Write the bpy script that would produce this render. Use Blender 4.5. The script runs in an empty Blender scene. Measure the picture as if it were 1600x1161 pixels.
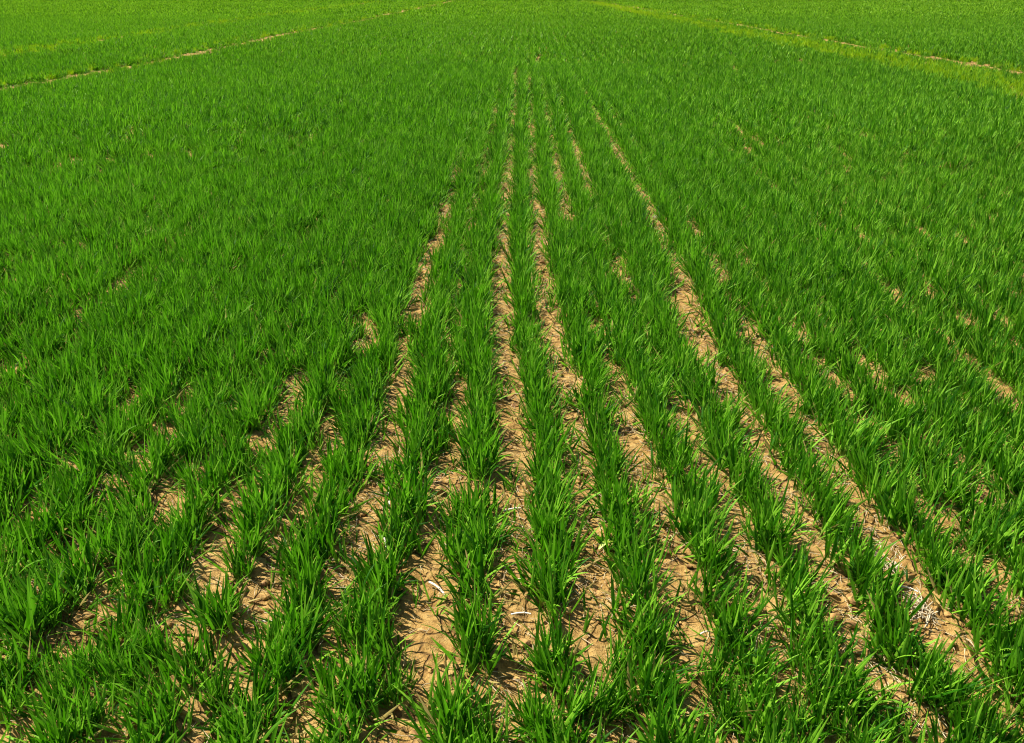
import bpy, math, random
import numpy as np
R = math.radians
rng = np.random.default_rng(11)
random.seed(5)
sc = bpy.context.scene

# ------------------------------------------------------------------ camera
H = 1.356                      # eye height above the soil, metres
PITCH = R(25.0)
FPX = 1209.0                   # focal length in photo pixels (photo 1600 wide)
cam_d = bpy.data.cameras.new("camera")
cam = bpy.data.objects.new("camera", cam_d)
sc.collection.objects.link(cam)
cam.location = (0, 0, H)
cam.rotation_euler = (math.pi / 2 - PITCH, 0, 0.006)
cam_d.sensor_width = 36.0
cam_d.lens = FPX / 1600 * 36
cam_d.shift_y = -45.0 / 1600
cam_d.clip_start = 0.05
cam_d.clip_end = 3000
sc.camera = cam

# ------------------------------------------------------------------ light
SUN_EL, SUN_AZ = 53.0, -62.0   # azimuth measured from +Y (away from camera), negative = from the left
world = bpy.data.worlds.new("World")
sc.world = world
world.use_nodes = True
wn = world.node_tree
bg = wn.nodes["Background"]
sky = wn.nodes.new("ShaderNodeTexSky")
sky.sky_type = 'NISHITA'
sky.sun_disc = False
sky.sun_elevation = R(SUN_EL)
sky.sun_rotation = R(SUN_AZ)
wn.links.new(sky.outputs[0], bg.inputs[0])
bg.inputs[1].default_value = 0.065
sun_d = bpy.data.lights.new("sun", 'SUN')
sun_d.energy = 5.0
sun_d.angle = R(0.5)
sun_d.color = (1.0, 0.95, 0.86)
sun = bpy.data.objects.new("sun", sun_d)
sc.collection.objects.link(sun)
_az, _el = R(SUN_AZ), R(SUN_EL)
import mathutils
sdir = mathutils.Vector((math.sin(_az) * math.cos(_el), math.cos(_az) * math.cos(_el), math.sin(_el)))
sun.rotation_euler = sdir.to_track_quat('Z', 'Y').to_euler()
sc.view_settings.view_transform = 'Standard'
sc.view_settings.look = 'None'
sc.view_settings.exposure = 0.94
sc.view_settings.gamma = 1.0
sc.cycles.pixel_filter_type = 'BLACKMAN_HARRIS'
sc.cycles.filter_width = 1.1

# ------------------------------------------------------------------ small helpers
def tag(o, label=None, cat=None, group=None, kind=None):
    if label: o["label"] = label
    if cat: o["category"] = cat
    if group: o["group"] = group
    if kind: o["kind"] = kind
    return o

def link(o, parent=None):
    sc.collection.objects.link(o)
    if parent is not None: o.parent = parent
    return o

def np_mesh(name, V, F, mats=(), attrs=None, smooth=True):
    """V (n,3), F list of equal-length index arrays [(m,4) and/or (m,3)]"""
    me = bpy.data.meshes.new(name)
    V = np.asarray(V, dtype=np.float32)
    me.vertices.add(len(V)); me.vertices.foreach_set("co", V.ravel())
    loops = np.concatenate([f.ravel() for f in F]).astype(np.int32)
    tot = np.concatenate([np.full(len(f), f.shape[1], np.int32) for f in F])
    start = np.concatenate([[0], np.cumsum(tot)[:-1]]).astype(np.int32)
    me.loops.add(len(loops)); me.loops.foreach_set("vertex_index", loops)
    me.polygons.add(len(tot))
    me.polygons.foreach_set("loop_start", start); me.polygons.foreach_set("loop_total", tot)
    me.polygons.foreach_set("use_smooth", np.full(len(tot), smooth, bool))
    me.update(calc_edges=True); me.validate()
    for k, a in (attrs or {}).items():
        at = me.attributes.new(k, 'FLOAT_VECTOR', 'POINT')
        at.data.foreach_set("vector", np.asarray(a, np.float32).ravel())
    for m in mats: me.materials.append(m)
    return me

def _h(ix, iy, s):
    n = (ix.astype(np.int64) * 374761393 + iy.astype(np.int64) * 668265263 + s * 1442695041) & 0xffffffff
    n = ((n ^ (n >> 13)) * 1274126177) & 0xffffffff
    return ((n ^ (n >> 16)) & 0xffff) / 65535.0

def vnoise(x, y, s=0):
    x = np.asarray(x, float); y = np.asarray(y, float)
    ix, iy = np.floor(x), np.floor(y); fx, fy = x - ix, y - iy
    fx = fx * fx * (3 - 2 * fx); fy = fy * fy * (3 - 2 * fy)
    a, b, c, d = _h(ix, iy, s), _h(ix + 1, iy, s), _h(ix, iy + 1, s), _h(ix + 1, iy + 1, s)
    return (a * (1 - fx) + b * fx) * (1 - fy) + (c * (1 - fx) + d * fx) * fy

def ground_at(px, py):
    """the spot of soil whose place in the survey photo was read at px, py"""
    zc = FPX * H / math.cos(PITCH) / (py + 28.0)
    return ((px - 808) / FPX * zc, (zc - H * math.sin(PITCH)) / math.cos(PITCH))

def dist_of(py): return ground_at(808, py)[1]

# ------------------------------------------------------------------ drill-row layout (metres)
S = 0.19
def tbl(pairs):
    p = sorted((dist_of(y), v) for y, v in pairs)
    return np.array([a for a, _ in p]), np.array([b for _, b in p])
T_L = tbl([(1161, 0), (700, 0), (620, -.1), (560, -.25), (500, -.35), (300, -.36), (238, -.29), (140, -.12), (90, 0)])
T_LL = tbl([(1161, -.18), (620, -.2), (540, -.3), (500, -.35), (300, -.38), (238, -.3), (140, -.14), (90, 0)])
T_R = tbl([(1161, .07), (600, .1), (500, .14), (431, .36), (370, .44), (341, .52), (283, .53), (203, .66), (150, .66), (90, .7)])
def far_bend(d):
    t = np.clip(d - 12, 0, None)
    return 0.018 * t * t / (t + 8)
def gap_x(k, d):
    """lateral place of the bare strip k at distance d"""
    d = np.asarray(d, float)
    if k >= 4: w = np.interp(d, *T_R)
    elif k <= -1: w = np.interp(d, *T_LL)
    else: w = np.interp(d, *T_L)
    wander = (vnoise(d * 0.9, np.full_like(d, k * 7.3), 3) - .5) * 0.16
    return (k + w + wander) * S + far_bend(d)
def row_x(r, d):
    """row r grows between strips r and r+1; row 3.5 is the extra one in the seam"""
    if r == 'seam':
        return gap_x(3, d) * .235 + gap_x(4, d) * .765
    if r == 3:
        t = np.clip((np.asarray(d, float) - 3.3) / 1.2, 0, 1)
        f = .5 - .265 * t
        return gap_x(3, d) * (1 - f) + gap_x(4, d) * f
    return (gap_x(r, d) + gap_x(r + 1, d)) / 2

OPEN = {   # how bare each strip is, by photo height
    0: tbl([(1161, .5), (1000, .8), (880, 1), (500, 1), (300, 1), (140, 1), (110, .9), (90, .3), (60, 0)]),
    1: tbl([(1161, .4), (1000, .75), (880, 1), (520, .97), (480, .8), (420, .93), (300, .95), (140, .96), (110, .7), (90, 0)]),
    2: tbl([(1161, .4), (980, .8), (850, 1), (640, .95), (590, .5), (545, .15), (370, .1), (340, .8), (325, 1), (180, 1), (150, .92), (120, .5), (90, 0)]),
    3: tbl([(1161, .4), (980, .8), (850, .95), (680, .8), (600, .4), (540, .1), (345, .1), (318, 1), (180, 1), (150, .85), (120, .4), (90, 0)]),
    4: tbl([(1161, .4), (980, .7), (850, .9), (500, .95), (300, .88), (250, .8), (160, .9), (130, .6), (100, .3), (90, 0)]),
    5: tbl([(1161, .5), (1000, .9), (850, 1), (500, .8), (420, .5), (370, .7), (320, .2), (260, .3), (190, .75), (160, .5), (120, 0)]),
    -1: tbl([(1161, .4), (900, .8), (700, .6), (600, .55), (450, .45), (300, .6), (200, .75), (150, .6), (120, 0)]),
    -2: tbl([(1161, .35), (980, .85), (780, .95), (600, .85), (480, .75), (400, .6), (310, .7), (230, .6), (170, .3), (140, 0)]),
    -3: tbl([(1161, .5), (980, .9), (750, .9), (640, .6), (560, .4), (530, .7), (480, 0), (300, 0)]),
    -4: tbl([(1161, .35), (950, .65), (850, .65), (760, .45), (700, .5), (520, .15), (450, 0)]),
    -5: tbl([(1161, .3), (950, .55), (760, .5), (650, .3), (560, .1), (450, 0)]),
    -6: tbl([(1161, .3), (950, .55), (820, .55), (700, .45), (600, .1)]),
    -7: tbl([(1161, .3), (950, .6), (820, .6), (700, .35), (600, 0)]),
    -8: tbl([(1161, .3), (820, .5), (700, .3), (600, 0)]),
    6: tbl([(1161, .3), (950, .6), (760, .5), (620, .35), (580, .4), (420, .12), (380, .1), (300, 0)]),
    7: tbl([(1161, .3), (900, .4), (700, .3), (580, .3), (400, .05), (300, 0)]),
}
def openness(k, d):
    d = np.asarray(d, float)
    if k in OPEN: base = np.interp(d, *OPEN[k])
    else: base = np.interp(d, [0, 1.6, 2.6, 4], [.35, .28, .10, .0])
    n = vnoise(d * 3.1, np.full_like(d, k * 3.7), 9)
    return np.clip(base + (n - .5) * .34 * ((base > .02) & (base < .88)), 0, 1)

# ------------------------------------------------------------------ materials
def new_mat(name):
    m = bpy.data.materials.new(name); m.use_nodes = True
    nt = m.node_tree
    for n in list(nt.nodes): nt.nodes.remove(n)
    return m, nt, nt.nodes.new("ShaderNodeOutputMaterial")

def N(nt, typ, **kw):
    n = nt.nodes.new(typ)
    for k, v in kw.items():
        if hasattr(n, k): setattr(n, k, v)
    return n

def mixc(nt, f, a, b):
    n = nt.nodes.new("ShaderNodeMix"); n.data_type = 'RGBA'
    for sock, v in ((n.inputs[0], f), (n.inputs[6], a), (n.inputs[7], b)):
        if isinstance(v, bpy.types.NodeSocket): nt.links.new(v, sock)
        elif isinstance(v, (int, float)): sock.default_value = v
        else: sock.default_value = (*v, 1)
    return n.outputs[2]

def ramp(nt, fac, stops):
    n = nt.nodes.new("ShaderNodeValToRGB")
    while len(n.color_ramp.elements) < len(stops): n.color_ramp.elements.new(.5)
    for e, (p, c) in zip(n.color_ramp.elements, stops):
        e.position = p; e.color = (*c, 1) if len(c) == 3 else c
    nt.links.new(fac, n.inputs[0])
    return n.outputs[0]

def leaf_material(name, dark, mid, light, trans, tmix=0.34, far=.72):
    m, nt, out = new_mat(name)
    at = N(nt, "ShaderNodeAttribute", attribute_name="leaf")
    sep = N(nt, "ShaderNodeSeparateXYZ"); nt.links.new(at.outputs["Vector"], sep.inputs[0])
    oi = N(nt, "ShaderNodeObjectInfo")
    geo = N(nt, "ShaderNodeNewGeometry")
    nz = N(nt, "ShaderNodeTexNoise"); nz.inputs["Scale"].default_value = 0.55; nz.inputs["Detail"].default_value = 3
    nt.links.new(geo.outputs["Position"], nz.inputs["Vector"])
    # per-leaf tone + per-clump tone + field-scale tone
    s1 = N(nt, "ShaderNodeMath", operation='MULTIPLY_ADD'); s1.inputs[1].default_value = .20
    nt.links.new(oi.outputs["Random"], s1.inputs[0])
    s0 = N(nt, "ShaderNodeMath", operation='MULTIPLY'); s0.inputs[1].default_value = .98
    nt.links.new(sep.outputs[0], s0.inputs[0]); nt.links.new(s0.outputs[0], s1.inputs[2])
    s2 = N(nt, "ShaderNodeMath", operation='MULTIPLY_ADD'); s2.inputs[1].default_value = .35
    nt.links.new(nz.outputs["Fac"], s2.inputs[0]); nt.links.new(s1.outputs[0], s2.inputs[2])
    nz2 = N(nt, "ShaderNodeTexNoise"); nz2.inputs["Scale"].default_value = .11; nz2.inputs["Detail"].default_value = 4
    nt.links.new(geo.outputs["Position"], nz2.inputs["Vector"])
    s3 = N(nt, "ShaderNodeMath", operation='MULTIPLY_ADD'); s3.inputs[1].default_value = .5; s3.inputs[2].default_value = -.25
    nt.links.new(nz2.outputs["Fac"], s3.inputs[0])
    s4 = N(nt, "ShaderNodeMath", operation='ADD'); nt.links.new(s3.outputs[0], s4.inputs[0]); nt.links.new(s2.outputs[0], s4.inputs[1]); s2 = s4
    col = ramp(nt, s2.outputs[0], [(.18, dark), (.62, mid), (1.0, light)])
    # far leaves coloured lighter and yellower, painting in the brightness of sunlit tips
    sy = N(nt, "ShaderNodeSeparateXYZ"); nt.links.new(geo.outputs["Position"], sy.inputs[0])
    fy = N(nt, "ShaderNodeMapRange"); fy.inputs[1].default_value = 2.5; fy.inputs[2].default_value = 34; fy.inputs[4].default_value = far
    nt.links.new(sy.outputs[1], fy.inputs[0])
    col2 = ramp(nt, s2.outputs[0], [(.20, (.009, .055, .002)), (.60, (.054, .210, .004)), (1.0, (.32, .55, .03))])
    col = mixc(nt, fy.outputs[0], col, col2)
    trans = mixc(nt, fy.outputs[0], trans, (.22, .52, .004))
    # pale sheath at the foot, dry tip
    base = ramp(nt, sep.outputs[1], [(0.0, (1, 1, 1)), (0.12, (.8, .8, .8)), (0.27, (0, 0, 0))])
    col = mixc(nt, base, col, (.30, .33, .075))
    tipf = N(nt, "ShaderNodeMath", operation='GREATER_THAN'); tipf.inputs[1].default_value = .965
    nt.links.new(sep.outputs[1], tipf.inputs[0])
    tipm = N(nt, "ShaderNodeMath", operation='MULTIPLY'); nt.links.new(tipf.outputs[0], tipm.inputs[0]); nt.links.new(sep.outputs[0], tipm.inputs[1])
    col = mixc(nt, tipm.outputs[0], col, (.30, .26, .07))
    col = mixc(nt, sep.outputs[2], col, (.42, .33, .10))
    pb = N(nt, "ShaderNodeBsdfPrincipled")
    nt.links.new(col, pb.inputs["Base Color"])
    pb.inputs["Roughness"].default_value = .50
    pb.inputs["Specular IOR Level"].default_value = .12
    tr = N(nt, "ShaderNodeBsdfTranslucent")
    tcol = mixc(nt, sep.outputs[2], trans, (.45, .33, .1))
    tcol = mixc(nt, .45, tcol, col)
    nt.links.new(tcol, tr.inputs[0])
    mx = N(nt, "ShaderNodeMixShader"); mx.inputs[0].default_value = tmix
    nt.links.new(pb.outputs[0], mx.inputs[1]); nt.links.new(tr.outputs[0], mx.inputs[2])
    nt.links.new(mx.outputs[0], out.inputs[0])
    return m

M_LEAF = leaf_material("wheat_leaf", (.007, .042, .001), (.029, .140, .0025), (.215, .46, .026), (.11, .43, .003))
M_LEAFY = leaf_material("wheat_leaf_yellow", (.10, .22, .002), (.19, .36, .004), (.33, .51, .012), (.38, .66, .006), far=.0)
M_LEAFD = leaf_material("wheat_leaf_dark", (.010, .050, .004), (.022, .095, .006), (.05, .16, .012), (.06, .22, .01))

def soil_material():
    m, nt, out = new_mat("dry_soil")
    geo = N(nt, "ShaderNodeNewGeometry")
    P = geo.outputs["Position"]
    def noise(scale, detail=4, rough=.6, vec=P):
        n = N(nt, "ShaderNodeTexNoise"); n.inputs["Scale"].default_value = scale
        n.inputs["Detail"].default_value = detail; n.inputs["Roughness"].default_value = rough
        nt.links.new(vec, n.inputs["Vector"]); return n
    n1 = noise(2.3, 5); n2 = noise(38, 6, .7); n3 = noise(260, 3, .7)
    c = ramp(nt, n1.outputs["Fac"], [(.3, (.33, .185, .050)), (.5, (.43, .265, .080)), (.7, (.54, .365, .13))])
    c2 = ramp(nt, n2.outputs["Fac"], [(.36, (.10, .045, .013)), (.48, (.36, .21, .060)), (.68, (.57, .40, .15))])
    c = mixc(nt, .62, c, c2)
    spk = ramp(nt, n3.outputs["Fac"], [(.30, (1, 1, 1)), (.42, (0, 0, 0))])
    c = mixc(nt, spk, c, (.20, .10, .045))
    # drying cracks: darker brown lines over parts of the soil
    warp = noise(9, 3)
    add = N(nt, "ShaderNodeVectorMath", operation='MULTIPLY_ADD'); add.inputs[1].default_value = (.06, .06, .06)
    nt.links.new(warp.outputs["Color"], add.inputs[0]); nt.links.new(P, add.inputs[2])
    vo = N(nt, "ShaderNodeTexVoronoi", feature='DISTANCE_TO_EDGE'); vo.inputs["Scale"].default_value = 17
    nt.links.new(add.outputs[0], vo.inputs["Vector"])
    crack = ramp(nt, vo.outputs["Distance"], [(.0, (1, 1, 1)), (.022, (.9, .9, .9)), (.06, (0, 0, 0))])
    vis = ramp(nt, noise(5, 2).outputs["Fac"], [(.42, (0, 0, 0)), (.55, (1, 1, 1))])
    cm = N(nt, "ShaderNodeMath", operation='MULTIPLY'); nt.links.new(crack, cm.inputs[0]); nt.links.new(vis, cm.inputs[1])
    cm2 = N(nt, "ShaderNodeMath", operation='MULTIPLY'); cm2.inputs[1].default_value = .75; nt.links.new(cm.outputs[0], cm2.inputs[0])
    c = mixc(nt, cm2.outputs[0], c, (.09, .042, .02))
    # the crop's own colour far off, where single plants are no longer modelled
    sep = N(nt, "ShaderNodeSeparateXYZ"); nt.links.new(P, sep.inputs[0])
    ln = N(nt, "ShaderNodeVectorMath", operation='LENGTH'); nt.links.new(P, ln.inputs[0])
    mr = N(nt, "ShaderNodeMapRange"); mr.inputs[1].default_value = 96; mr.inputs[2].default_value = 112
    nt.links.new(ln.outputs["Value"], mr.inputs[0])
    g = ramp(nt, noise(.05, 4).outputs["Fac"], [(.3, (.03, .10, .008)), (.7, (.05, .15, .012))])
    c = mixc(nt, mr.outputs[0], c, g)
    pb = N(nt, "ShaderNodeBsdfPrincipled"); nt.links.new(c, pb.inputs["Base Color"])
    pb.inputs["Roughness"].default_value = .95; pb.inputs["Specular IOR Level"].default_value = .1
    h1 = N(nt, "ShaderNodeMath", operation='MULTIPLY'); h1.inputs[1].default_value = -1.0; nt.links.new(cm.outputs[0], h1.inputs[0])
    h2 = N(nt, "ShaderNodeMath", operation='MULTIPLY_ADD'); h2.inputs[1].default_value = 1.3
    nt.links.new(n2.outputs["Fac"], h2.inputs[0]); nt.links.new(h1.outputs[0], h2.inputs[2])
    h3 = N(nt, "ShaderNodeMath", operation='MULTIPLY_ADD'); h3.inputs[1].default_value = .35
    nt.links.new(n3.outputs["Fac"], h3.inputs[0]); nt.links.new(h2.outputs[0], h3.inputs[2])
    bp = N(nt, "ShaderNodeBump"); bp.inputs["Strength"].default_value = 1.0; bp.inputs["Distance"].default_value = .010
    nt.links.new(h3.outputs[0], bp.inputs["Height"]); nt.links.new(bp.outputs[0], pb.inputs["Normal"])
    nt.links.new(pb.outputs[0], out.inputs[0])
    return m
M_SOIL = soil_material()

def simple_mat(name, c0, c1, scale=60, rough=.7):
    m, nt, out = new_mat(name)
    geo = N(nt, "ShaderNodeNewGeometry")
    n = N(nt, "ShaderNodeTexNoise"); n.inputs["Scale"].default_value = scale; n.inputs["Detail"].default_value = 3
    nt.links.new(geo.outputs["Position"], n.inputs["Vector"])
    c = ramp(nt, n.outputs["Fac"], [(.35, c0), (.65, c1)])
    pb = N(nt, "ShaderNodeBsdfPrincipled"); nt.links.new(c, pb.inputs["Base Color"]); pb.inputs["Roughness"].default_value = rough
    nt.links.new(pb.outputs[0], out.inputs[0])
    return m
M_STRAW = simple_mat("dry_straw", (.36, .26, .12), (.62, .51, .31), 45, .55)
M_STRAWW = simple_mat("bleached_straw", (.34, .26, .14), (.62, .53, .36), 70, .7)
M_STALK = simple_mat("white_straw", (.55, .47, .34), (.80, .74, .62), 60, .6)
M_CLOD = simple_mat("soil_clod", (.17, .08, .022), (.47, .285, .085), 55, .95)
M_LIMP = simple_mat("yellowing_leaf", (.30, .42, .03), (.52, .60, .08), 60, .5)

# ------------------------------------------------------------------ ground: one sheet to the horizon
def soil_z(x, y):
    x = np.asarray(x, float); y = np.asarray(y, float)
    near = np.clip((14 - np.hypot(x, y)) / 6, 0, 1)
    wx = x + (vnoise(x * 9, y * 9, 41) - .5) * .05
    wy = y + (vnoise(x * 9, y * 9, 42) - .5) * .05
    a = (vnoise(wx * 7, wy * 7, 1) - .5) * .024
    b = np.abs(vnoise(wx * 19, wy * 24, 2) - .5) * -.030
    c = (vnoise(wx * 55, wy * 70, 4) - .5) * .011
    e = (vnoise(x * .35, y * .35, 5) - .5) * .05
    return (a + b + c) * near + e * np.clip(np.hypot(x, y) / 20, 0, 1) * .6

def build_ground():
    yn = [-3.0]
    for lo, hi, st in ((-3, .5, .12), (.5, 4.2, .0085), (4.2, 8, .022), (8, 20, .12), (20, 120, 2.5)):
        yn += list(np.arange(max(lo, yn[-1] + st), hi, st))
    yn = np.array([-400, -60, -12] + yn + [150, 220, 400, 900, 1800.])
    xs = list(np.arange(0, 2.3, .0105)) + list(np.arange(2.3, 6, .05)) + list(np.arange(6, 14, .35)) + list(np.arange(14, 70, 4)) + [90, 150, 300, 700, 1500]
    xn = np.array([-v for v in xs[:0:-1]] + xs)
    X, Y = np.meshgrid(xn, yn)
    Z = soil_z(X, Y)
    V = np.stack([X.ravel(), Y.ravel(), Z.ravel()], 1)
    ny, nx = X.shape
    i = (np.arange(ny - 1)[:, None] * nx + np.arange(nx - 1)[None, :]).ravel()
    F = np.stack([i, i + 1, i + nx + 1, i + nx], 1)
    o = bpy.data.objects.new("ground", np_mesh("ground", V, [F], [M_SOIL]))
    tag(o, "dry cracked tan soil showing between the wheat rows", None, None, "structure")
    link(o)
build_ground()

# ------------------------------------------------------------------ wheat tufts
def make_tuft(seed, length, nleaf, wid, segs=4, fold=True, spread=.030, hscale=1.0, lean=(.10, .0), dry=.03, mat=None, erect=1.0, arch=1.0):
    g = np.random.default_rng(seed)
    V = []; F4 = []; F3 = []; A = []
    nv = 0
    nst = max(1, nleaf // 3)
    sx = g.normal(0, spread * .42, nst); sy = g.uniform(-length / 2, length / 2, nst)
    saz = g.uniform(0, 2 * math.pi, nst); slean = g.gamma(2.0, .070, nst) * erect
    shigh = g.uniform(.8, 1.12, nst)
    for li in range(nleaf):
        s = li % nst
        # leaves of a stem share its foot; younger leaves stand straighter
        order = (li // nst) % 3
        L = (g.uniform(.085, .150) if order else g.uniform(.115, .175)) * hscale * shigh[s]
        if order == 2: L *= .82
        az = saz[s] + g.normal(0, 1.0)
        th = slean[s] + (g.uniform(.0, .18) if order == 0 else g.uniform(.06, .40) if order == 1 else g.uniform(.22, .68)) * erect
        bend = (g.uniform(-.08, .22) if order == 0 else g.uniform(.0, .5)) * arch
        if g.random() < .045: bend += .9
        w = wid * g.uniform(.7, 1.25)
        tw0 = g.uniform(-.7, .7); tw1 = g.uniform(-.9, .9)
        p = np.array([sx[s] + g.normal(0, .003), sy[s] + g.normal(0, .003), -.012])
        r = g.random(); isdry = 1.0 if g.random() < dry else 0.0
        if isdry: th += .5; L *= .75
        cols = 3 if fold else 2
        rings = []
        base_nv = nv
        for k in range(segs + 1):
            t = k / segs
            e = th + bend * t * t
            dirv = np.array([math.sin(e) * math.cos(az) + lean[0] * (.35 + t), math.sin(e) * math.sin(az) + lean[1] * t, math.cos(e)])
            dirv /= np.linalg.norm(dirv)
            if k: p = p + dirv * L / segs
            side = np.cross(dirv, np.array([math.cos(az), math.sin(az), .15])); n_ = np.linalg.norm(side)
            side = side / n_ if n_ > 1e-4 else np.array([1, 0, 0])
            ang = tw0 + tw1 * t
            nrm = np.cross(side, dirv)
            side = side * math.cos(ang) + nrm * math.sin(ang)
            nrm = np.cross(side, dirv)
            prof = min(1.0, .34 + 2.1 * t) * (1 - max(0, (t - .42) / .58) ** 1.7)
            ww = w * .5 * prof
            if k == segs:
                V.append(p); A.append((r, 1.0, isdry)); nv += 1
            elif fold:
                V += [p - side * ww, p - nrm * ww * .38, p + side * ww]; A += [(r, t, isdry)] * 3; nv += 3
            else:
                V += [p - side * ww, p + side * ww]; A += [(r, t, isdry)] * 2; nv += 2
        for k in range(segs - 1):
            a = base_nv + k * cols; b = a + cols
            for c in range(cols - 1): F4.append((a + c, a + c + 1, b + c + 1, b + c))
        a = base_nv + (segs - 1) * cols; tip = base_nv + segs * cols
        for c in range(cols - 1): F3.append((a + c, a + c + 1, tip))
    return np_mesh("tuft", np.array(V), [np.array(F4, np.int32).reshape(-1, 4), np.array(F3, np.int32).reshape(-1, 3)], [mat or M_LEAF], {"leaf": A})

NV = 28
NEAR = [make_tuft(100 + i, .075, int(rng.integers(66, 88)), .0062, segs=6, dry=.07, hscale=.89, spread=.044) for i in range(NV)]
NEAR_SMALL = [make_tuft(300 + i, .06, 14, .0058, segs=5, hscale=.62, spread=.04, dry=.12 if i < 6 else .55, erect=1.5 if i < 6 else 2.2) for i in range(10)]

def variants_collection(name, meshes):
    c = bpy.data.collections.new(name)
    for i, m in enumerate(meshes):
        o = bpy.data.objects.new("%s_%02d" % (name, i), m)
        c.objects.link(o)
    return c

def instancer_group(name, coll):
    ng = bpy.data.node_groups.new(name, 'GeometryNodeTree')
    ng.interface.new_socket("Geometry", in_out='INPUT', socket_type='NodeSocketGeometry')
    ng.interface.new_socket("Geometry", in_out='OUTPUT', socket_type='NodeSocketGeometry')
    gi = ng.nodes.new("NodeGroupInput"); go = ng.nodes.new("NodeGroupOutput")
    iop = ng.nodes.new("GeometryNodeInstanceOnPoints")
    ci = ng.nodes.new("GeometryNodeCollectionInfo"); ci.inputs[0].default_value = coll
    ci.inputs["Separate Children"].default_value = True; ci.inputs["Reset Children"].default_value = True
    def attr(nm, dt):
        a = ng.nodes.new("GeometryNodeInputNamedAttribute"); a.data_type = dt; a.inputs[0].default_value = nm
        return a.outputs[0]
    ng.links.new(gi.outputs[0], iop.inputs["Points"])
    ng.links.new(ci.outputs[0], iop.inputs["Instance"])
    iop.inputs["Pick Instance"].default_value = True
    ng.links.new(attr("pick", 'INT'), iop.inputs["Instance Index"])
    ng.links.new(attr("rot", 'FLOAT_VECTOR'), iop.inputs["Rotation"])
    ng.links.new(attr("scl", 'FLOAT_VECTOR'), iop.inputs["Scale"])
    ng.links.new(iop.outputs[0], go.inputs[0])
    return ng

def scatter_object(name, pts, pick, rotv, scl, ng, parent=None):
    me = bpy.data.meshes.new(name)
    pts = np.asarray(pts, np.float32)
    me.vertices.add(len(pts)); me.vertices.foreach_set("co", pts.ravel())
    a = me.attributes.new("pick", 'INT', 'POINT'); a.data.foreach_set("value", np.asarray(pick, np.int32))
    a = me.attributes.new("rot", 'FLOAT_VECTOR', 'POINT'); a.data.foreach_set("vector", np.asarray(rotv, np.float32).ravel())
    a = me.attributes.new("scl", 'FLOAT_VECTOR', 'POINT'); a.data.foreach_set("vector", np.asarray(scl, np.float32).ravel())
    o = bpy.data.objects.new(name, me)
    md = o.modifiers.new("scatter", 'NODES'); md.node_group = ng
    return link(o, parent)

# one collection of every level: 0..15 near, 16..21 small, then mid, far, farther
MID = [make_tuft(500 + i, .16, 96, .0096, segs=4, fold=False, dry=.04, erect=1.35, arch=1.7, spread=.05) for i in range(10)]
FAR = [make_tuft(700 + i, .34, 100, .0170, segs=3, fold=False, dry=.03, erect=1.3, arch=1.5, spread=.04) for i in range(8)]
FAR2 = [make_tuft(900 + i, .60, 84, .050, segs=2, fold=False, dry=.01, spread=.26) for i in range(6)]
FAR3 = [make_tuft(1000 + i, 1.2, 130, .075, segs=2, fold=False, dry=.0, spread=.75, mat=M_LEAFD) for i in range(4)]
MIDY = [make_tuft(1100 + i, .16, 60, .0098, segs=4, fold=False, dry=.08, mat=M_LEAFY) for i in range(5)]
FARY = [make_tuft(1200 + i, .34, 60, .0205, segs=3, fold=False, dry=.05, spread=.05, mat=M_LEAFY) for i in range(5)]
ALL = NEAR + NEAR_SMALL + MID + FAR + FAR2 + FAR3 + MIDY + FARY
IDX = {}
_n = 0
for nm, l in (("near", NEAR), ("small", NEAR_SMALL), ("mid", MID), ("far", FAR), ("far2", FAR2), ("far3", FAR3), ("midy", MIDY), ("fary", FARY)):
    IDX[nm] = (_n, len(l)); _n += len(l)
NG = instancer_group("scatter_wheat", variants_collection("variant", ALL))
def pick(nm, n): a, l = IDX[nm]; return a + rng.integers(0, l, n)

class Pts:
    def __init__(s): s.p, s.k, s.r, s.s = [], [], [], []
    def add(s, x, y, kind, scale, yaw=None, tilt=.08):
        n = len(x)
        if n == 0: return
        z = soil_z(x, y)
        s.p.append(np.stack([x, y, z], 1)); s.k.append(pick(kind, n))
        yw = (rng.integers(0, 2, n) * math.pi + rng.normal(0, .18, n)) if yaw is None else yaw
        s.r.append(np.stack([rng.normal(0, tilt, n), rng.normal(0, tilt, n), yw], 1))
        sc_ = np.broadcast_to(scale, (n,))
        s.s.append(np.stack([sc_, sc_ , sc_ * rng.uniform(.92, 1.1, n)], 1))
    def build(s, name, parent=None):
        return scatter_object(name, np.concatenate(s.p), np.concatenate(s.k), np.concatenate(s.r), np.concatenate(s.s), NG, parent)

def vigour(x, d):
    """how tall the stand is here: clumpy along each row, patchy across the field"""
    a = vnoise(np.asarray(d) * 5.2, np.asarray(x) * 5.3 + 40, 21)
    b = vnoise(np.asarray(d) * .7, np.asarray(x) * .7 + 9, 22)
    return .74 + .34 * a + .16 * b

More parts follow.
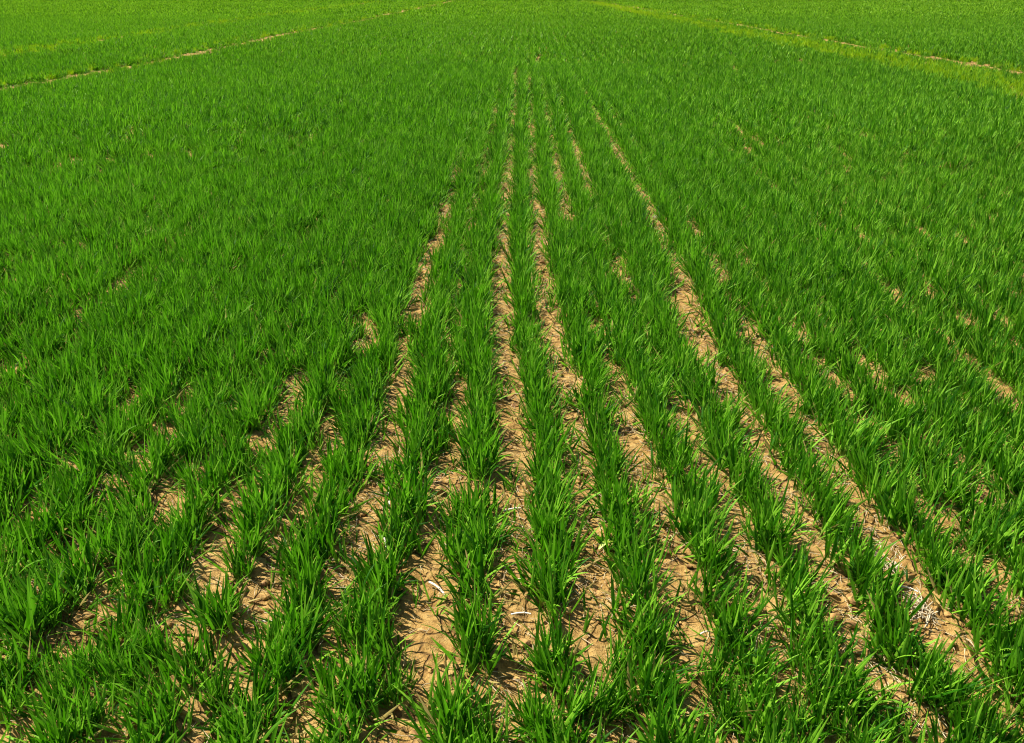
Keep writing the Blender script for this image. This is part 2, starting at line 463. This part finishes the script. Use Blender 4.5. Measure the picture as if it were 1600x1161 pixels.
# ------------------------------------------------------------------ the named rows
NAMED = [(-9, "a"), (-8, ""), (-7, ""), (-6, ""), (-5, ""), (-4, ""), (-3, ""), (-2, ""), (-1, ""), (0, ""), (1, ""), (2, ""), (3, ""), ('seam', ""), (4, ""), (5, ""), (6, ""), (7, ""), (8, "")]
LABELS = {
    -9: "separate wheat row that meets the left edge of the photo highest up",
    -8: "second separate wheat row inward from the left edge",
    -7: "wheat row meeting the bottom left corner of the photo",
    -6: "dense wheat row just right of the bottom left corner, merging with its neighbours",
    -5: "ragged wheat row left of the thin broken row",
    -4: "thin broken wheat row with short plants left of the tall clumped row",
    -3: "wheat row of tall dark clumps bordering the wide left bare strip",
    -2: "wheat row standing right of the wide left bare strip",
    -1: "upright wheat row immediately left of the central bare strip",
    0: "straight wheat row immediately right of the central bare strip",
    1: "second wheat row right of the central strip, with a yellow leaf at its foot",
    2: "wheat row third right of the central bare strip, closing up farther off",
    3: "thick wheat row on the left side of the long diagonal bare strip",
    'seam': "extra wheat row starting partway up the field where two drill passes part",
    4: "wheat row between the two long diagonal bare strips on the right",
    5: "wheat row on the right side of the strip that holds the straw pile",
    6: "wheat row second right of the straw pile, with patches of soil beyond it",
    7: "wheat row third right of the straw pile, running out through the right edge",
    8: "outermost separate wheat row on the right before the crop closes up",
}
ROW_END = 14.0
TS = 0.07

for r, _ in NAMED:
    idx = 3.5 if r == 'seam' else r
    start = .62
    if r == 'seam': start = 3.55
    ds = np.arange(start, ROW_END, TS)
    ds = ds + rng.normal(0, .010, len(ds))
    xs = row_x(r, ds)
    kl = 3 if r == 'seam' else r
    kr = 4 if r == 'seam' else r + 1
    ol = openness(kl, ds) if r != 'seam' else np.zeros(len(ds))
    orr = openness(kr, ds)
    if r == 3: orr = np.where(ds > 3.5, 0, orr); ds_ = ds
    xs = xs + rng.normal(0, .010, len(ds)) + .018 * (ol - orr)
    vg = vigour(xs, ds)
    keep = rng.random(len(ds)) > .012
    if r == -4: vg = vg * np.where(ds < 1.9, .88, 1); keep &= ~((ds < 1.9) & (rng.random(len(ds)) < .06))
    if r == -5: vg = vg * np.where(ds < 1.5, .85, 1)
    # which of them show largest: the nearest ones inside the frame
    zc = ds * math.cos(PITCH) + H * math.sin(PITCH)
    vis = (np.abs(xs) < .70 * zc + .03) & (ds > .80)
    root = bpy.data.objects.new("wheat_row", None)
    d0 = float(ds[vis][0]) if vis.any() else 1.0
    base = (float(row_x(r, d0)), d0, float(soil_z(row_x(r, d0), d0)))
    root.location = base
    root.empty_display_size = .1
    tag(root, LABELS[r], "crop row", "drilled rows of young wheat")
    link(root)
    rest = Pts()
    n_parts = 0
    for i in range(len(ds)):
        if not keep[i]: continue
        if vis[i] and n_parts < 96 and ds[i] < 7.6:
            n_parts += 1
            o = bpy.data.objects.new("tuft", NEAR[int(rng.integers(0, NV))])
            z = float(soil_z(xs[i], ds[i]))
            o.location = (float(xs[i]) - base[0], float(ds[i]) - base[1], z - base[2])
            o.rotation_euler = (rng.normal(0, .06), rng.normal(0, .06), (math.pi if rng.random() < .5 else 0) + rng.normal(0, .2))
            s = float(vg[i]); o.scale = (s * (1.16 + .16 * min(1.0, max(0.0, (ds[i] - 2.5) / 3))), s, s * rng.uniform(.92, 1.1))
            link(o, root)
        else:
            if ds[i] < 6.0 + 2.0 * rng.random(): rest.add(xs[i:i + 1], ds[i:i + 1], "near", vg[i:i + 1])
            elif i % 2 == 0: rest.add(xs[i:i + 1], ds[i:i + 1], "mid", vg[i:i + 1])
    # side shoots that lean into the strips that have closed over
    for sgn, op in ((-1, ol), (1, orr)):
        m = keep & (rng.random(len(ds)) < (1 - op) ** 1.5 * .95)
        off = rng.uniform(.035, .085, m.sum()) * sgn
        vs = vg[m] * rng.uniform(.72, .98, m.sum()); xm, dm = xs[m] + off, ds[m] + rng.normal(0, .02, m.sum())
        q = dm < 6.0 + 2.0 * rng.random(len(dm)); h_ = ~q & (rng.random(len(dm)) < .5)
        rest.add(xm[q], dm[q], "near", vs[q]); rest.add(xm[h_], dm[h_], "mid", vs[h_])
        m = rng.random(len(ds)) < np.where(op < .6, .55, .42)
        off = rng.uniform(.05, .10, m.sum()) * sgn
        rest.add(xs[m] + off, ds[m], "small", rng.uniform(.7, 1.15, m.sum()), yaw=rng.uniform(0, 6.28, m.sum()), tilt=.25)
    fo = rest.build("foliage", None)
    fo.data.transform(mathutils.Matrix.Translation((-base[0], -base[1], -base[2])))
    fo.parent = root
    tag(fo, kind="stuff")

# ------------------------------------------------------------------ the rest of the crop
TRACK_L = (np.array([8, 11.2, 12.4, 15.3, 22, 32, 60, 90]), np.array([-7.3, -7.2, -6.95, -6.75, -6.7, -6.0, -5.2, -4.5]))
PALE_L = (np.array([8, 16, 22, 36, 60, 90]), np.array([-10.2, -10.25, -10.4, -10.6, -10.4, -10.]))
TRACK_L2 = (np.array([8, 25, 40, 90]), np.array([-12.3, -12.2, -11.9, -11.]))
BAND_R = (np.array([8, 11.8, 14.5, 17.7, 22, 38, 70, 90]), np.array([7.05, 7.0, 6.9, 6.75, 6.45, 5.75, 5.2, 5.0]))
TRACK_R = (np.array([8, 13.4, 16.3, 19.9, 24.3, 30, 40, 70, 90]), np.array([8.3, 8.2, 8.12, 7.88, 7.6, 7.55, 7.0, 6.2, 6.0]))

def keep_and_band(x, d):
    n = vnoise(d * 1.3, x * 2, 31)
    keep = np.ones(len(x), bool)
    keep &= ~((np.abs(x - np.interp(d, *TRACK_L)) < .04 + .12 * n) & (d > 8))
    keep &= ~((np.abs(x - np.interp(d, *TRACK_R)) < .05 + .13 * n) & (vnoise(d * .55, x * .2, 32) > .22) & (d > 9))
    keep &= ~((np.abs(x - np.interp(d, *TRACK_L2)) < .15) & (n > .62) & (d > 14))
    keep &= ~((np.abs(x - np.interp(d, *PALE_L)) < .3) & (rng.random(len(x)) < .35))
    bx = np.abs(x - np.interp(d, *BAND_R)); bl = np.abs(x - np.interp(d, *PALE_L))
    tl = np.abs(x - np.interp(d, *TRACK_L)); tr_ = np.abs(x - np.interp(d, *TRACK_R))
    pr = np.where(bx < .75, 1 - (bx / .75) ** 4 * .7, 0) + np.where(bl < .6, .55, 0) + np.where(tl < .5, .35, 0) + np.where(tr_ < .5, .3, 0)
    return keep, rng.random(len(x)) < pr

def trodden(x, d):
    """plants beside the wheel tracks were pressed down and stay short"""
    a = x - np.interp(d, *TRACK_L); b = np.interp(d, *TRACK_R) - x
    low = np.maximum(np.clip(1 - np.abs(a - .22) / .55, 0, 1), np.clip(1 - np.abs(b - .18) / .50, 0, 1)) * (d > 8)
    return 1 - (.36 + .26 * vnoise(d * .9, x * .3, 61)) * np.clip(low * 1.6, 0, 1)
crop = Pts()
def half_w(d): return .70 * (d * .906 + .573) + 1.2

def fill_rows(d0, d1, step, fine, fy, named_until=ROW_END, ramp_in=None, ramp_out=None):
    kmax = int((half_w(d1) + 1.5) / S) + 2
    for k in range(-kmax, kmax):
        ds = np.arange(d0, d1, step) + rng.uniform(0, step)
        xs = row_x(k, ds)
        m = np.abs(xs) < half_w(ds)
        if -9 <= k <= 8: m &= ds > (named_until - (1.5 if fine == "far" else 0))
        ds, xs = ds[m], xs[m]
        if len(ds) == 0: continue
        op = openness(k, ds)
        xs = xs + rng.normal(0, .013, len(xs)); ds = ds + rng.normal(0, step * .12, len(ds))
        kp, band = keep_and_band(xs, ds)
        kp &= rng.random(len(ds)) > .008
        if ramp_in: kp &= rng.random(len(ds)) < np.clip((ds - ramp_in[0]) / (ramp_in[1] - ramp_in[0]), 0, 1)
        if ramp_out: kp &= rng.random(len(ds)) < np.clip((ramp_out[1] - ds) / (ramp_out[1] - ramp_out[0]), 0, 1)
        vg = vigour(xs, ds) * trodden(xs, ds)
        a = kp & ~band; b = kp & band
        crop.add(xs[a], ds[a], fine, vg[a]); crop.add(xs[b], ds[b], fy, vg[b] * .86)
        # side shoots closing the strips
        m2 = kp & (rng.random(len(ds)) < (1 - op) * (.95 if fine == "near" else .55))
        off = rng.uniform(.04, .10, m2.sum())
        crop.add(xs[m2] + off, ds[m2], fine, vg[m2] * rng.uniform(.72, .98, m2.sum()))

fill_rows(.6, 8.0, .075, "near", "midy", ramp_out=(5.6, 8.0))
fill_rows(5.6, 18.0, .15, "mid", "midy", ramp_in=(5.6, 8.0), ramp_out=(13.0, 18.0), named_until=ROW_END)
fill_rows(13.0, 38.0, .30, "far", "fary", ramp_in=(13.0, 18.0), ramp_out=(31, 38))
for tab, lo in ((TRACK_L, 8), (TRACK_R, 9)):      # stunted plants left in the wheel tracks
    ds = np.repeat(np.arange(lo, 60, .16), 2); xs = np.interp(ds, *tab) + rng.uniform(-.16, .16, len(ds))
    m = rng.random(len(ds)) < .95
    crop.add(xs[m], ds[m], "small", rng.uniform(.6, 1.1, m.sum()), yaw=rng.uniform(0, 6.28, m.sum()), tilt=.2)
# seam row beyond the separate rows
ds = np.arange(ROW_END, 34, .3); crop.add(row_x('seam', ds), ds, "far", vigour(row_x('seam', ds), ds))

def fill_area(d0, d1, sx, sy, kind, ky, wide=1.0):
    for d in np.arange(d0, d1, sy):
        w = half_w(d) * wide + 2
        xs = np.arange(-w, w, sx); xs = xs + rng.uniform(-sx, sx, len(xs)) * .4
        dd = d + rng.uniform(-sy, sy, len(xs)) * .4
        kp, band = keep_and_band(xs, dd)
        vg = vigour(xs, dd) * trodden(xs, dd)
        a = kp & ~(band) if ky else kp
        crop.add(xs[a], dd[a], kind, vg[a])
        if ky:
            b = kp & band
            for off in (-.12, .12): crop.add(xs[b] + off, dd[b], ky, vg[b] * .9)
fill_area(32, 62, .40, .50, "far2", "fary")
fill_area(62, 112, 1.0, 1.0, "far3", None, 1.1)
co = crop.build("wheat_crop")
tag(co, "dense green young wheat closing over the soil out to the far edge of the field", "wheat", None, "stuff")
print("crop instances", len(co.data.vertices))

# ------------------------------------------------------------------ litter: straw bits, clods
def tube(p0, p1, r0, r1, bendv=(0, 0, 0), n=5, segs=4, flat=1.0):
    p0, p1 = np.array(p0, float), np.array(p1, float); ax = p1 - p0; L = np.linalg.norm(ax); ax = ax / L
    u = np.cross(ax, [0, 0, 1.]); u = u / (np.linalg.norm(u) + 1e-9); v = np.cross(u, ax)
    V = []; F = []
    for k in range(segs + 1):
        t = k / segs; c = p0 + (p1 - p0) * t + np.array(bendv) * math.sin(math.pi * t); r = r0 + (r1 - r0) * t
        for j in range(n):
            a = 2 * math.pi * j / n; V.append(c + (u * math.cos(a) + v * math.sin(a) * flat) * r)
    for k in range(segs):
        for j in range(n):
            a = k * n + j; b = k * n + (j + 1) % n; F.append((a, b, b + n, a + n))
    return V, F

def merged(parts):
    V = []; F = []
    for v, f in parts:
        o = len(V); V += list(v); F += [tuple(i + o for i in q) for q in f]
    return np.array(V), np.array(F, np.int32)

def strip_point():
    """a random spot in one of the strips near the camera, weighted to the bare ones"""
    while True:
        k = random.choice([-8, -7, -6, -5, -4, -3, -2, -2, -1, 0, 0, 1, 1, 2, 2, 3, 3, 4, 4, 5, 5, 6, 7, 8])
        d = .75 + 6.5 * random.random() ** 1.5
        x = float(gap_x(k, np.array([d]))[0]) + random.gauss(0, .055)
        if random.random() < (float(openness(k, np.array([d]))[0]) + .15) * float(vnoise(x * 7, d * 7, 77)) ** 1.6 * 2:
            return x, d

parts = []
for i in range(9500):
    x, d = strip_point()
    L = random.uniform(.006, .040) * (1 if random.random() < .93 else 1.9); a = random.uniform(0, 2 * math.pi)
    z = float(soil_z(x, d)) + .003
    dx, dy = math.cos(a) * L / 2, math.sin(a) * L / 2
    r = random.uniform(.0006, .0013)
    parts.append(tube((x - dx, d - dy, z + random.uniform(0, .004)), (x + dx, d + dy, z + random.uniform(0, .008)), r, r * .7, (random.gauss(0, .003), random.gauss(0, .003), random.uniform(0, .004)), 4, 2))
V, F = merged(parts)
o = link(bpy.data.objects.new("straw_litter", np_mesh("straw_litter", V, [F], [M_STRAW])))
tag(o, "short dry straw bits scattered over the soil between the rows", "straw", None, "stuff")

ICO = None
import bmesh
bm = bmesh.new(); bmesh.ops.create_icosphere(bm, subdivisions=2, radius=1.0)
ICO = (np.array([v.co[:] for v in bm.verts]), np.array([[v.index for v in f.verts] for f in bm.faces], np.int32)); bm.free()
def clod_geo(x, y, z, r, seed):
    V = ICO[0].copy()
    n = vnoise(V[:, 0] * 1.7 + seed, V[:, 1] * 1.7 + V[:, 2] * 2.1, seed % 97)
    V *= (.65 + .7 * n)[:, None]
    g = np.random.default_rng(seed); V *= g.uniform(.7, 1.25, 3) * np.array([1, 1, .65])
    return V * r + np.array([x, y, z]), ICO[1]
VV = []; FF = []; off = 0
for i in range(5200):
    x, d = strip_point()
    x += random.gauss(0, .03)
    r = min(.0145, .0028 + random.expovariate(1 / .0034))
    v, f = clod_geo(x, d, float(soil_z(x, d)) + r * .25, r, i + 1)
    VV.append(v); FF.append(f + off); off += len(v)
o = link(bpy.data.objects.new("soil_clods", np_mesh("soil_clods", np.concatenate(VV), [np.concatenate(FF)], [M_CLOD], smooth=False)))
tag(o, "small crumbled clods of tan soil lying between the wheat rows", "soil", None, "stuff")

# ------------------------------------------------------------------ single pieces one can point to
def straw(px0, py0, px1, py1, r, label, mat=M_STALK, lift=.008, bend=.003, name="straw_stalk"):
    x0, y0 = ground_at(px0, py0); x1, y1 = ground_at(px1, py1)
    cx, cy = (x0 + x1) / 2, (y0 + y1) / 2
    z = max(float(soil_z(x0, y0)), float(soil_z(x1, y1)), float(soil_z(cx, cy))) + lift
    # a split hollow stalk with a node
    a = tube((x0 - cx, y0 - cy, -.002), (x1 - cx, y1 - cy, .004), r, r * .85, (bend * .5, bend, bend * .5), 7, 8)
    t = .62; nx, ny = (x0 + (x1 - x0) * t) - cx, (y0 + (y1 - y0) * t) - cy
    dx, dy = (x1 - x0) * .02, (y1 - y0) * .02
    b = tube((nx - dx + bend * .45, ny - dy + bend * .9, .004), (nx + dx + bend * .45, ny + dy + bend * .9, .004), r * 1.3, r * 1.3, (0, 0, 0), 7, 1)
    V, F = merged([a, b])
    o = bpy.data.objects.new(name, np_mesh(name, V, [F], [mat])); o.location = (cx, cy, z)
    tag(o, label, "straw", "loose straw stalks on the soil"); link(o)
    return o

straw(789, 803, 817, 801, .0026, "white straw lying crosswise in the central bare strip")
straw(800, 818, 822, 832, .0016, "thin tan straw lying askew just below the white crosswise straw in the central strip", M_STRAW)
straw(673, 911, 698, 934, .0030, "pale straw slanting down to the right beside the row left of the central strip")
straw(411, 974, 449, 982, .0024, "white straw lying low in the left bare strip near the bottom of the photo")
straw(607, 757, 611, 800, .0026, "long pale straw pointing away from the camera in the wide left bare strip")
straw(590, 842, 606, 868, .0022, "curved pale straw in the wide left bare strip, below the long one", bend=.014)
straw(1402, 918, 1433, 930, .0024, "pale straw just below the straw pile in the right bare strip")
straw(1096, 990, 1112, 989, .0022, "short pale straw among blades near the bottom right of centre")
straw(801, 967, 832, 969, .0022, "pale straw lying crosswise low in the central strip near the bottom of the photo")

def pile(px, py, wx, n, label, seed):
    g = random.Random(seed); x, y = ground_at(px, py); z = float(soil_z(x, y)) + .004
    parts = []
    for i in range(n):
        a = g.uniform(0, math.pi); L = g.uniform(.012, .050); q = (g.gauss(0, wx * .45), g.gauss(0, wx * .8), g.uniform(-.001, .006))
        dx, dy = math.cos(a) * L / 2, math.sin(a) * L / 2; r = g.uniform(.0009, .0019)
        parts.append(tube((q[0] - dx, q[1] - dy, q[2] - .002), (q[0] + dx, q[1] + dy, q[2] + g.uniform(-.004, .012)), r, r * .8, (g.gauss(0, .003), g.gauss(0, .003), .003), 5, 3))
    V, F = merged(parts)
    o = bpy.data.objects.new("straw_pile", np_mesh("straw_pile", V, [F], [M_STRAWW])); o.location = (x, y, z)
    tag(o, label, "straw", "heaps of broken straw"); link(o)
pile(1392, 872, .050, 70, "largest heap of broken pale straw in the right bare strip", 3)
pile(1440, 957, .030, 46, "smaller heap of broken straw nearest the bottom right corner", 4)
pile(1024, 340, .014, 18, "white scrap of straw far up the long diagonal bare strip", 6)

def fallen_leaf(px, py, ang, L, w, label):
    x, y = ground_at(px, py); z = float(soil_z(x, y)) + .05
    V = []; F = []; n = 10
    for k in range(n + 1):
        t = k / n; ww = w * math.sin(math.pi * (.06 + .94 * t) ** .8) * .5 + .0003
        c = np.array([(t - .5) * L * math.cos(ang), (t - .5) * L * math.sin(ang), .012 * math.sin(math.pi * t)])
        s = np.array([-math.sin(ang), math.cos(ang), .2]) * ww
        V += [c - s, c - np.array([0, 0, ww * .4]), c + s]
    for k in range(n):
        a = k * 3; F += [(a, a + 1, a + 4, a + 3), (a + 1, a + 2, a + 5, a + 4)]
    o = bpy.data.objects.new("fallen_leaf", np_mesh("fallen_leaf", np.array(V), [np.array(F, np.int32)], [M_LIMP])); o.location = (x, y, z)
    tag(o, label, "leaf"); link(o)
fallen_leaf(948, 868, .6, .05, .011, "curled yellow-green leaf caught at the foot of the second row right of the central strip")
